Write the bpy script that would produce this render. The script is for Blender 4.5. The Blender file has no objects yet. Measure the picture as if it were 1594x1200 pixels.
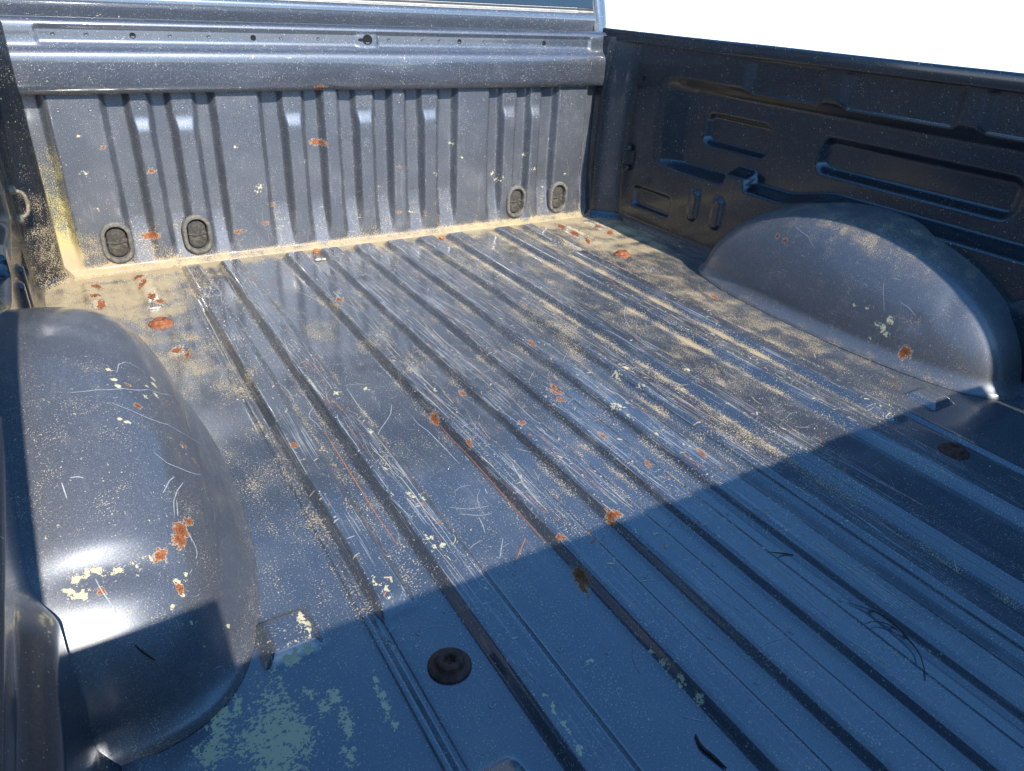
import bpy, bmesh, math, random
import numpy as np
from mathutils import Vector, Matrix

# ------------------------------------------------------------------ camera, sky, sun, exposure
scene = bpy.context.scene
CAM = Vector((-0.705, 0.0, 0.630))
yaw, pitch, roll = math.radians(32.56), math.radians(28.5), math.radians(3.27)
fw = Vector((math.sin(yaw)*math.cos(pitch), math.cos(yaw)*math.cos(pitch), -math.sin(pitch)))
rt = Vector((math.cos(yaw), -math.sin(yaw), 0.0))
up = rt.cross(fw)
r2 = rt*math.cos(roll) + up*math.sin(roll)
u2 = -rt*math.sin(roll) + up*math.cos(roll)
cam_d = bpy.data.cameras.new('camera')
cam_d.sensor_width = 36.0
cam_d.lens = 1128.0/1594.0*36.0
cam_d.clip_start = 0.01
cam_d.clip_end = 500.0
cam = bpy.data.objects.new('camera', cam_d)
scene.collection.objects.link(cam)
m = Matrix((r2, u2, -fw)).transposed().to_4x4()
m.translation = CAM
cam.matrix_world = m
scene.camera = cam

SUN_TRAVEL = Vector((-0.070, 1.2245, -1.0)).normalized()
sun_elev = math.asin(-SUN_TRAVEL.z)
sun_az = math.atan2(-SUN_TRAVEL.x, -SUN_TRAVEL.y)        # clockwise from +Y
world = bpy.data.worlds.new('World')
scene.world = world
world.use_nodes = True
wn, wl = world.node_tree.nodes, world.node_tree.links
wn.clear()
sky = wn.new('ShaderNodeTexSky')
sky.sky_type = 'NISHITA'
sky.sun_disc = False
sky.sun_elevation = sun_elev
sky.sun_rotation = sun_az
sky.altitude = 200
sky.air_density = 1.0
sky.dust_density = 0.35
sky.ozone_density = 3.5
bg = wn.new('ShaderNodeBackground')
bg.inputs['Strength'].default_value = 0.15
# pale haze that whitens the sky all round the horizon
tc = wn.new('ShaderNodeTexCoord')
sep = wn.new('ShaderNodeSeparateXYZ')
mr = wn.new('ShaderNodeMapRange')
mr.interpolation_type = 'SMOOTHSTEP'
mr.inputs['From Min'].default_value = 0.05
mr.inputs['From Max'].default_value = 0.17
mr.inputs['To Min'].default_value = 1.0
mr.inputs['To Max'].default_value = 0.0
mx = wn.new('ShaderNodeMix')
mx.data_type = 'RGBA'
mx.inputs['B'].default_value = (10.0, 10.0, 10.0, 1)
wo = wn.new('ShaderNodeOutputWorld')
wl.new(tc.outputs['Generated'], sep.inputs[0])
wl.new(sep.outputs['Z'], mr.inputs['Value'])
wl.new(mr.outputs['Result'], mx.inputs['Factor'])
deep = wn.new('ShaderNodeMix')            # clear, deep-blue air
deep.data_type = 'RGBA'
deep.blend_type = 'MULTIPLY'
deep.inputs['Factor'].default_value = 1.0
deep.inputs['B'].default_value = (0.62, 1.0, 1.16, 1)
wl.new(sky.outputs[0], deep.inputs['A'])
wl.new(deep.outputs['Result'], mx.inputs['A'])
wl.new(mx.outputs['Result'], bg.inputs['Color'])
wl.new(bg.outputs[0], wo.inputs[0])

sun_d = bpy.data.lights.new('sun', 'SUN')
sun_d.energy = 3.7
sun_d.angle = math.radians(0.53)
sun_d.color = (1.0, 0.935, 0.84)
sun = bpy.data.objects.new('sun', sun_d)
scene.collection.objects.link(sun)
sun.rotation_euler = SUN_TRAVEL.to_track_quat('-Z', 'Y').to_euler()
sun.location = (0.5, -4, 5)

vs = scene.view_settings
vs.view_transform = 'Standard'
vs.look = 'None'
vs.exposure = 1.0
vs.gamma = 1.0
vs.use_curve_mapping = False
scene.cycles.max_bounces = 5
scene.cycles.diffuse_bounces = 3
scene.cycles.glossy_bounces = 3

# ------------------------------------------------------------------ helpers
rng = np.random.default_rng(7)
random.seed(7)
COL = scene.collection

def hash2(ix, iy, seed):
    v = np.sin(ix*127.1 + iy*311.7 + seed*74.7)*43758.5453
    return v - np.floor(v)

def vnoise(x, y, scale, seed=0):
    x = x*scale; y = y*scale
    ix, iy = np.floor(x), np.floor(y)
    fx, fy = x-ix, y-iy
    fx = fx*fx*(3-2*fx); fy = fy*fy*(3-2*fy)
    a, b = hash2(ix, iy, seed), hash2(ix+1, iy, seed)
    c, d = hash2(ix, iy+1, seed), hash2(ix+1, iy+1, seed)
    return (a*(1-fx)+b*fx)*(1-fy) + (c*(1-fx)+d*fx)*fy

def fbm(x, y, scale, seed=0, octv=3):
    s = 0; w = 0.5; t = 0
    for k in range(octv):
        s = s + w*vnoise(x, y, scale*2**k, seed+k*13); t += w; w *= 0.5
    return s/t

def sm(e0, e1, x):
    t = np.clip((x-e0)/(e1-e0), 0, 1)
    return t*t*(3-2*t)

def box1(x, a, b, e):
    """1 inside a..b with soft flanks e wide lying outside"""
    return sm(a-e, a, x)*(1-sm(b, b+e, x))

def rrect(u, v, u0, u1, v0, v1, e, r=0.012):
    """soft rounded rectangle, 1 inside, falling over width e"""
    cu, cv = (u0+u1)/2, (v0+v1)/2
    hu, hv = (u1-u0)/2-r, (v1-v0)/2-r
    du, dv = np.maximum(np.abs(u-cu)-hu, 0), np.maximum(np.abs(v-cv)-hv, 0)
    d = np.sqrt(du*du+dv*dv)-r
    return 1-sm(0, e, d)

def blobs(a, b, items):
    """sum of soft elliptical stains: (ca, cb, ra, rb, angle_deg, strength)"""
    out = np.zeros_like(a)
    for ca, cb, ra, rb, ang, st in items:
        t = math.radians(ang)
        da, db = a-ca, b-cb
        p = (da*math.cos(t)+db*math.sin(t))/ra
        q = (-da*math.sin(t)+db*math.cos(t))/rb
        out = np.maximum(out, st*np.exp(-(p*p+q*q)*0.7))
    return out

def link(o, parent=None):
    COL.objects.link(o)
    if parent is not None:
        o.parent = parent
    return o

def mesh_obj(name, verts, faces, mat, parent=None, smooth=True):
    me = bpy.data.meshes.new(name)
    me.from_pydata([tuple(v) for v in verts], [], faces)
    me.update()
    if mat:
        me.materials.append(mat)
    if smooth:
        me.polygons.foreach_set('use_smooth', [True]*len(me.polygons))
    o = bpy.data.objects.new(name, me)
    return link(o, parent)

def grid_obj(name, P, mat, parent=None, attrs=None, flip=False, smooth=True):
    """P: (nu, nv, 3) array of points -> one mesh sheet"""
    nu, nv = P.shape[:2]
    me = bpy.data.meshes.new(name)
    co = P.reshape(-1, 3).astype(np.float32)
    i = np.arange(nu-1)[:, None]*nv + np.arange(nv-1)[None, :]
    q = np.stack([i, i+nv, i+nv+1, i+1], -1).reshape(-1, 4)
    if flip:
        q = q[:, ::-1]
    n = len(q)
    me.vertices.add(len(co)); me.vertices.foreach_set('co', co.ravel())
    me.loops.add(n*4); me.loops.foreach_set('vertex_index', q.astype(np.int32).ravel())
    me.polygons.add(n)
    me.polygons.foreach_set('loop_start', np.arange(0, n*4, 4, dtype=np.int32))
    me.polygons.foreach_set('loop_total', np.full(n, 4, dtype=np.int32))
    me.update(calc_edges=True)
    me.validate()
    me.polygons.foreach_set('use_smooth', np.full(n, smooth))
    for k, v in (attrs or {}).items():
        a = me.attributes.new(k, 'FLOAT', 'POINT')
        a.data.foreach_set('value', np.asarray(v, dtype=np.float32).ravel())
    me.materials.append(mat)
    o = bpy.data.objects.new(name, me)
    return link(o, parent)

def bm_obj(name, bm, mat, parent=None, smooth=True):
    me = bpy.data.meshes.new(name)
    bmesh.ops.recalc_face_normals(bm, faces=bm.faces)
    bm.to_mesh(me); bm.free()
    if smooth:
        me.polygons.foreach_set('use_smooth', [True]*len(me.polygons))
    me.materials.append(mat)
    o = bpy.data.objects.new(name, me)
    return link(o, parent)

def tube(bm, pts, rad, seg=8, caps=True):
    pts = [Vector(p) for p in pts]
    rings = []
    rads = rad if isinstance(rad, (list, tuple)) else [rad]*len(pts)
    prev = None
    for i, p in enumerate(pts):
        t = (pts[min(i+1, len(pts)-1)]-pts[max(i-1, 0)]).normalized()
        ref = prev if prev is not None else (Vector((0, 0, 1)) if abs(t.z) < 0.9 else Vector((1, 0, 0)))
        n = (ref - t*ref.dot(t)).normalized()
        b = t.cross(n); prev = n
        rings.append([bm.verts.new(p + (n*math.cos(2*math.pi*k/seg)+b*math.sin(2*math.pi*k/seg))*rads[i]) for k in range(seg)])
    for a, c in zip(rings, rings[1:]):
        for k in range(seg):
            bm.faces.new((a[k], a[(k+1) % seg], c[(k+1) % seg], c[k]))
    if caps:
        bm.faces.new(rings[0][::-1]); bm.faces.new(rings[-1])

def lathe(bm, prof, seg=28, mat4=None):
    """prof: list of (r, z) from outside in; closes on axis"""
    rings = []
    for r, z in prof:
        rings.append([bm.verts.new((r*math.cos(2*math.pi*k/seg), r*math.sin(2*math.pi*k/seg), z)) for k in range(seg)])
    for a, c in zip(rings, rings[1:]):
        for k in range(seg):
            bm.faces.new((a[k], a[(k+1) % seg], c[(k+1) % seg], c[k]))
    bm.faces.new(rings[-1])
    if mat4 is not None:
        bmesh.ops.transform(bm, matrix=mat4, verts=bm.verts)

# ------------------------------------------------------------------ materials
def new_mat(name):
    mt = bpy.data.materials.new(name)
    mt.use_nodes = True
    nt = mt.node_tree
    nt.nodes.clear()
    out = nt.nodes.new('ShaderNodeOutputMaterial')
    p = nt.nodes.new('ShaderNodeBsdfPrincipled')
    nt.links.new(p.outputs[0], out.inputs[0])
    return mt, nt, p

class N:
    """terse node builder"""
    def __init__(s, nt):
        s.nt = nt
    def node(s, t, **kw):
        n = s.nt.nodes.new(t)
        for k, v in kw.items():
            setattr(n, k, v)
        return n
    def put(s, sock, v):
        if isinstance(v, bpy.types.NodeSocket):
            s.nt.links.new(v, sock)
        elif isinstance(v, (tuple, list)) and len(v) == 3 and sock.type == 'RGBA':
            sock.default_value = (*v, 1)
        else:
            sock.default_value = v
    def math(s, op, a, b=0.0, c=None, clamp=False):
        n = s.node('ShaderNodeMath', operation=op, use_clamp=clamp)
        s.put(n.inputs[0], a); s.put(n.inputs[1], b)
        if c is not None:
            s.put(n.inputs[2], c)
        return n.outputs[0]
    def mix(s, f, a, b):
        n = s.node('ShaderNodeMix', data_type='RGBA')
        s.put(n.inputs['Factor'], f); s.put(n.inputs['A'], a); s.put(n.inputs['B'], b)
        return n.outputs['Result']
    def mixf(s, f, a, b):
        n = s.node('ShaderNodeMix', data_type='FLOAT')
        s.put(n.inputs[0], f); s.put(n.inputs[2], a); s.put(n.inputs[3], b)
        return n.outputs[0]
    def noise(s, vec, scale, detail=3, rough=0.55, dist=0.0):
        n = s.node('ShaderNodeTexNoise')
        s.put(n.inputs['Vector'], vec)
        n.inputs['Scale'].default_value = scale
        n.inputs['Detail'].default_value = detail
        n.inputs['Roughness'].default_value = rough
        n.inputs['Distortion'].default_value = dist
        return n.outputs['Fac']
    def step(s, v, a, b):
        n = s.node('ShaderNodeMapRange', interpolation_type='SMOOTHSTEP')
        s.put(n.inputs['Value'], v)
        s.put(n.inputs['From Min'], a); s.put(n.inputs['From Max'], b)
        return n.outputs['Result']
    def mapping(s, vec, scale=(1, 1, 1), rot=(0, 0, 0), loc=(0, 0, 0)):
        n = s.node('ShaderNodeMapping')
        s.put(n.inputs['Vector'], vec)
        n.inputs['Scale'].default_value = scale
        n.inputs['Rotation'].default_value = rot
        n.inputs['Location'].default_value = loc
        return n.outputs[0]
    def attr(s, name):
        n = s.node('ShaderNodeAttribute', attribute_name=name)
        return n.outputs['Fac']

DUST = (0.46, 0.36, 0.215)
RUST = (0.33, 0.122, 0.048)

def paint_material(name, paint, metallic=0.4, dirt=1.0, scratch=1.0, rough=0.42, speck=1.0, coat=0.03, ior=1.9, streak=(1, 1, 1), grain=(110, 1.3, 60), fine=480):
    """weathered metallic paint; attributes dust, rust, chip, wear, pollen say where it is worn or dirty"""
    mt, nt, p = new_mat(name)
    n = N(nt)
    pos = n.node('ShaderNodeTexCoord').outputs['Object']
    dust_a, rust_a, chip_a = n.attr('dust'), n.attr('rust'), n.attr('chip')
    film = n.noise(pos, 9, 3, 0.62)
    nb = n.noise(n.mapping(pos, scale=streak), 26, 4, 0.68, 0.3)
    nf = n.noise(pos, fine, 1, 0.6)
    nc = n.noise(pos, 170, 3, 0.65)
    flake = n.step(nf, 0.34, 0.70)
    # dust: attribute broken up by smeared and fine noise
    d = n.math('ADD', dust_a, n.math('MULTIPLY', n.math('SUBTRACT', nb, 0.5), 1.35))
    d = n.math('ADD', d, n.math('MULTIPLY', n.math('SUBTRACT', nf, 0.5), 2.3))
    dust = n.math('MULTIPLY', n.step(d, 0.56, 0.82), 0.92)
    # grit specks
    sp = n.step(n.math('ADD', nf, n.math('MULTIPLY', nb, 0.22)), 0.815-0.03*speck, 0.855-0.02*speck)
    sp = n.math('MULTIPLY', sp, 0.70)
    # long fine rub marks
    g = n.noise(n.mapping(pos, scale=grain), 6.0, 1, 0.6)
    scr = n.step(n.math('ADD', g, n.math('MULTIPLY', n.math('SUBTRACT', film, 0.5), 0.55)), 0.61, 0.69)
    scr = n.math('MULTIPLY', scr, n.math('MULTIPLY', n.attr('wear'), 0.34*scratch), clamp=True)
    # paint chips down to primer, rust with a pale rim
    chip = n.step(n.math('ADD', chip_a, n.math('MULTIPLY', n.math('SUBTRACT', n.math('ADD', nc, n.math('MULTIPLY', nf, 0.25)), 0.625), 2.6)), 0.47, 0.63)
    rsum = n.math('ADD', rust_a, n.math('MULTIPLY', n.math('SUBTRACT', nc, 0.5), 1.9))
    rust = n.step(rsum, 0.48, 0.56)
    rim = n.step(rsum, 0.38, 0.42)
    rcol = n.mix(n.step(nf, 0.3, 0.7), (0.15, 0.045, 0.018), tuple(c*1.15 for c in RUST))
    rcol = n.mix(n.math('MULTIPLY', n.step(rsum, 0.75, 1.25), 0.65), rcol, (0.085, 0.032, 0.018))
    dcol = n.mix(nb, tuple(c*0.70 for c in DUST), tuple(c*1.20 for c in DUST))
    dcol = n.mix(n.attr('pollen'), dcol, (0.47, 0.40, 0.13))
    fm = n.math('MULTIPLY', n.step(film, 0.42, 0.80), 0.20*dirt)
    col = n.mix(flake, tuple(c*0.82 for c in paint), tuple(c*1.22 for c in paint))
    col = n.mix(fm, col, (0.27, 0.25, 0.215))
    col = n.mix(scr, col, (0.52, 0.53, 0.55))
    col = n.mix(chip, col, (0.58, 0.52, 0.33))
    col = n.mix(dust, col, dcol)
    col = n.mix(sp, col, (0.60, 0.55, 0.46))
    col = n.mix(n.math('MULTIPLY', rim, 0.6), col, (0.46, 0.39, 0.27))
    col = n.mix(rust, col, rcol)
    n.put(p.inputs['Base Color'], col)
    cover = n.math('MAXIMUM', n.math('MAXIMUM', dust, rim), n.math('MAXIMUM', chip, n.math('MAXIMUM', sp, scr)))
    clean = n.math('SUBTRACT', 1.0, cover)
    n.put(p.inputs['Metallic'], n.math('MULTIPLY', clean, n.math('SUBTRACT', metallic, n.math('MULTIPLY', fm, metallic*2.0))))
    n.put(p.inputs['Roughness'], n.mixf(cover, n.math('ADD', rough-0.06, n.math('MULTIPLY', film, 0.14)), 0.85))
    p.inputs['Specular IOR Level'].default_value = 0.2
    n.put(p.inputs['Coat Weight'], clean)
    p.inputs['Coat IOR'].default_value = ior
    n.put(p.inputs['Coat Roughness'], n.math('ADD', coat, n.math('MULTIPLY', n.step(nb, 0.3, 0.8), 0.16*dirt)))
    bump = n.node('ShaderNodeBump')
    bump.inputs['Strength'].default_value = 0.25
    bump.inputs['Distance'].default_value = 0.0012
    hgt = n.math('MULTIPLY', dust, n.math('ADD', 0.4, nf))
    hgt = n.math('SUBTRACT', hgt, n.math('MULTIPLY', n.math('MAXIMUM', chip, rust), 0.6))
    n.put(bump.inputs['Height'], n.math('ADD', hgt, n.math('MULTIPLY', nf, 0.06)))
    nt.links.new(bump.outputs[0], p.inputs['Normal'])
    return mt

def simple_mat(name, col, rough=0.6, metallic=0.0, var=0.35, scale=60, coat=0.0, dustc=None, dustamt=0.0, bumpd=0.0006):
    mt, nt, p = new_mat(name)
    n = N(nt)
    pos = n.node('ShaderNodeTexCoord').outputs['Object']
    f = n.noise(pos, scale, 5, 0.65)
    c = n.mix(n.step(f, 0.3, 0.7), tuple(v*(1-var) for v in col), tuple(v*(1+var) for v in col))
    if dustc:
        df = n.math('MULTIPLY', n.step(n.noise(pos, scale*1.7, 5, 0.7), 0.45, 0.70), dustamt)
        c = n.mix(df, c, dustc)
    n.put(p.inputs['Base Color'], c)
    n.put(p.inputs['Roughness'], n.math('ADD', rough-0.08, n.math('MULTIPLY', f, 0.16)))
    p.inputs['Metallic'].default_value = metallic
    p.inputs['Coat Weight'].default_value = coat
    b = n.node('ShaderNodeBump')
    b.inputs['Distance'].default_value = bumpd
    b.inputs['Strength'].default_value = 0.6
    n.put(b.inputs['Height'], n.noise(pos, scale*4, 4, 0.65))
    nt.links.new(b.outputs[0], p.inputs['Normal'])
    return mt

M_FLOOR = paint_material('worn_floor_paint', (0.090, 0.104, 0.128), 0.42, dirt=0.9, scratch=1.2, speck=1.1, rough=0.36, coat=0.09, ior=1.9, streak=(1.0, 0.45, 1))
M_PANEL = paint_material('front_panel_paint', (0.154, 0.165, 0.190), 0.74, dirt=0.6, scratch=0.35, speck=0.5, rough=0.50, coat=0.08, ior=1.5, grain=(20, 20, 3))
M_HEADER = paint_material('header_paint', (0.096, 0.106, 0.129), 0.72, dirt=0.25, scratch=0.2, speck=0.1, rough=0.46, coat=0.07, ior=1.5, grain=(6, 30, 30))
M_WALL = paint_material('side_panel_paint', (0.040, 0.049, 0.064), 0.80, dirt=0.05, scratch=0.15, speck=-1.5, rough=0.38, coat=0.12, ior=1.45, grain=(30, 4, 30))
M_WELL = paint_material('wheel_housing_paint', (0.150, 0.158, 0.176), 0.52, dirt=0.2, scratch=0.2, speck=0.4, rough=0.40, coat=0.14, ior=1.3, fine=850, grain=(20, 3, 20))
M_CAB = paint_material('cab_paint', (0.100, 0.118, 0.152), 0.45, dirt=0.3, scratch=0.1, speck=0.2, rough=0.36, ior=1.7)
M_RUBBER = simple_mat('black_rubber', (0.045, 0.043, 0.040), 0.75, var=0.3, scale=90, dustc=DUST, dustamt=0.22)
M_RUBBER_RING = simple_mat('dusty_rubber_ring', (0.10, 0.10, 0.095), 0.65, var=0.3, scale=70, dustc=DUST, dustamt=0.45)
M_BOLT_RUST = simple_mat('rusty_bolt_steel', (0.25, 0.085, 0.034), 0.85, var=0.55, scale=140)
M_BOLT_DARK = simple_mat('dark_rusty_bolt_steel', (0.085, 0.036, 0.024), 0.7, 0.2, var=0.6, scale=160)
M_HOOK = simple_mat('black_hook_steel', (0.035, 0.036, 0.038), 0.4, 0.4, var=0.3, scale=80, coat=0.4)
M_HOOK_DUSTY = simple_mat('dusty_hook_steel', (0.16, 0.14, 0.11), 0.6, 0.1, var=0.3, scale=80, dustc=DUST, dustamt=0.8)
M_DARK = simple_mat('dark_opening', (0.006, 0.006, 0.006), 0.9, var=0.2)
M_SAND = simple_mat('pale_sand', (0.47, 0.37, 0.22), 0.95, var=0.35, scale=260, bumpd=0.002)
M_GRIT = simple_mat('pale_grit', (0.58, 0.50, 0.38), 0.9, var=0.3, scale=300)
M_PEBBLE = simple_mat('orange_stone', (0.40, 0.16, 0.06), 0.85, var=0.4, scale=160)
M_TWIG = simple_mat('dry_twig_bark', (0.045, 0.030, 0.020), 0.85, var=0.4, scale=200)
M_SEAL = simple_mat('window_seal_rubber', (0.02, 0.02, 0.02), 0.55, var=0.2)
M_TRIM = simple_mat('pale_window_trim', (0.32, 0.30, 0.26), 0.45, 0.3, var=0.2)
def glass_mat():
    mt, nt, p = new_mat('tinted_window_glass')
    p.inputs['Base Color'].default_value = (0.018, 0.024, 0.028, 1)
    p.inputs['Roughness'].default_value = 0.06
    p.inputs['Coat Weight'].default_value = 1.0
    p.inputs['Coat Roughness'].default_value = 0.02
    return mt
M_GLASS = glass_mat()

# ------------------------------------------------------------------ the truck
YB = 1.875          # foremost plane of the front panel
truck = link(bpy.data.objects.new('pickup_truck', None))
truck['label'] = 'dark blue-grey pickup truck seen into its scratched, dusty cargo bed'
truck['category'] = 'pickup truck'

# --- cargo floor -------------------------------------------------------------
def rib(x, xc, hw, slope):
    return sm(0, 1, (hw-np.abs(x-xc))/slope)

RIBS = []
for s in (-1, 1):
    for c in (0.0455, 0.1385, 0.2315, 0.390):
        RIBS.append((s*c, 0.0325, 0.0135, 0.0160, -1.0, 1.845))
    RIBS.append((s*0.478, 0.027, 0.0125, 0.0125, 0.56, 1.575))
    RIBS.append((s*0.478, 0.027, 0.0125, 0.0125, 1.625, 1.850))
    RIBS.append((s*0.478, 0.027, 0.0125, 0.0125, -0.5, 0.36))
    RIBS.append((s*0.588, 0.024, 0.012, 0.0075, 1.600, 1.838))
    RIBS.append((s*0.698, 0.022, 0.012, 0.0070, 1.650, 1.828))
    RIBS.append((s*0.582, 0.022, 0.012, -0.0050, 1.315, 1.400))

def floor_z(x, y, fine=True):
    z = np.zeros_like(x)
    for xc, hw, sl, h, y0, y1 in RIBS:
        e = sm(0, 0.035, y-y0)*sm(0, 0.035, y1-y)
        z = z + h*rib(x, xc, hw, sl)*e
    for s in (-1, 1):
        # lap joint of the floor pressing: small bead with a groove beside it
        d = s*x-0.514
        z = z + 0.0035*np.exp(-(d/0.0045)**2) - 0.0035*np.exp(-((d+0.012)/0.004)**2)
        # pressed pad behind each wheel housing
        dx, dy = np.abs(s*x-0.597), np.abs(y-0.592)
        z = z + 0.013*sm(0, 1, np.minimum((0.034-dx)/0.016, (0.036-dy)/0.018))
        # shallow pressing around the outer edge
        z = z + 0.004*sm(0.735, 0.760, s*x)
    if fine:
        z = z + 0.0010*(fbm(x, y, 5.0, 3, 3)-0.5) + 0.0006*(vnoise(x, y*0.35, 22, 9)-0.5)
    return z

xs = np.arange(-0.815, 0.8155, 0.0032)
ys = np.arange(-0.06, 1.888, 0.0040)
X, Y = np.meshgrid(xs, ys, indexing='ij')
Z = floor_z(X, Y)
lowflat = 1-sm(0.001, 0.006, Z)
ramp_front = sm(1.30, 1.86, Y)
dust = 0.115 + 0.14*fbm(X, Y, 6, 21)
dust += 0.55*sm(1.80, 1.875, Y)*lowflat + 0.16*sm(1.6, 1.85, Y) + 0.30*sm(1.795, 1.84, Y)
dust += 0.34*sm(-0.36, -0.50, X)*sm(1.45, 1.70, Y)                 # sandy front corner by the left housing
dust += 0.30*sm(-0.51, -0.55, X)*sm(1.05, 1.35, Y) + 0.10*sm(-0.515, -0.53, X)*sm(0.5, 0.8, Y)
dust += 0.34*sm(0.53, 0.60, X)*sm(1.40, 1.58, Y)                   # right front corner
dust += 0.20*sm(0.05, 0.30, X)*lowflat*sm(0.5, 1.0, Y)
dust += 0.12*sm(0.25, 0.50, X)*sm(0.55, 0.9, Y)
dust = np.maximum(dust, 0.62*box1(X, 0.172, 0.196, 0.006)*box1(Y, 0.56, 0.76, 0.06))
dust = np.maximum(dust, 0.40*box1(X, 0.172, 0.196, 0.008)*box1(Y, 0.1, 1.75, 0.1))
dust = np.maximum(dust, 0.42*box1(X, 0.268, 0.352, 0.008)*box1(Y, 0.8, 1.75, 0.25)*(0.6+0.5*fbm(X, Y, 8, 5)))
dust = np.maximum(dust, 0.36*box1(X, -0.524, -0.514, 0.004)*box1(Y, 0.6, 1.88, 0.1))
edge_n = fbm(X*3, Y, 9, 61, 3)
edge_w = np.zeros_like(X)
for xc, hw, sl, h, y0, y1 in RIBS:
    if h > 0.008:
        live = (Y > y0+0.02)*(Y < y1-0.02)
        da = np.abs(X-xc)
        dust = dust + live*(0.06+0.46*edge_n)*(0.75+0.5*sm(-0.3, 0.3, X))*np.exp(-((da-hw-0.003)/0.0065)**2)*sm(0.45, 0.7, Y)
        edge_w = np.maximum(edge_w, live*np.exp(-((da-(hw-sl)+0.001)/0.0030)**2))
dust = dust*(0.45+1.1*fbm(X*0.35, Y, 30, 55, 3))
dust = dust*(1-0.75*(1-sm(0.40, 0.62, Y))*(X < 0.1))
rust = blobs(X, Y, [])
chip = np.zeros_like(X)
wear = 0.22 + 0.78*sm(0.004, 0.012, Z) + 0.25*(fbm(X, Y, 7, 77)-0.4)
wear = wear + 0.5*edge_w*edge_n*1.6
wear = wear*(0.35+0.65*sm(0.30, 0.62, Y))
wear = wear*(1-0.75*sm(0.54, 0.56, np.abs(X)))
chip = 0.42*edge_w*fbm(X*3, Y, 14, 91, 3)**1.5*sm(0.3, 0.5, Y)
pollen = np.zeros_like(X)
FLOOR_MARKS = {}
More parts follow.
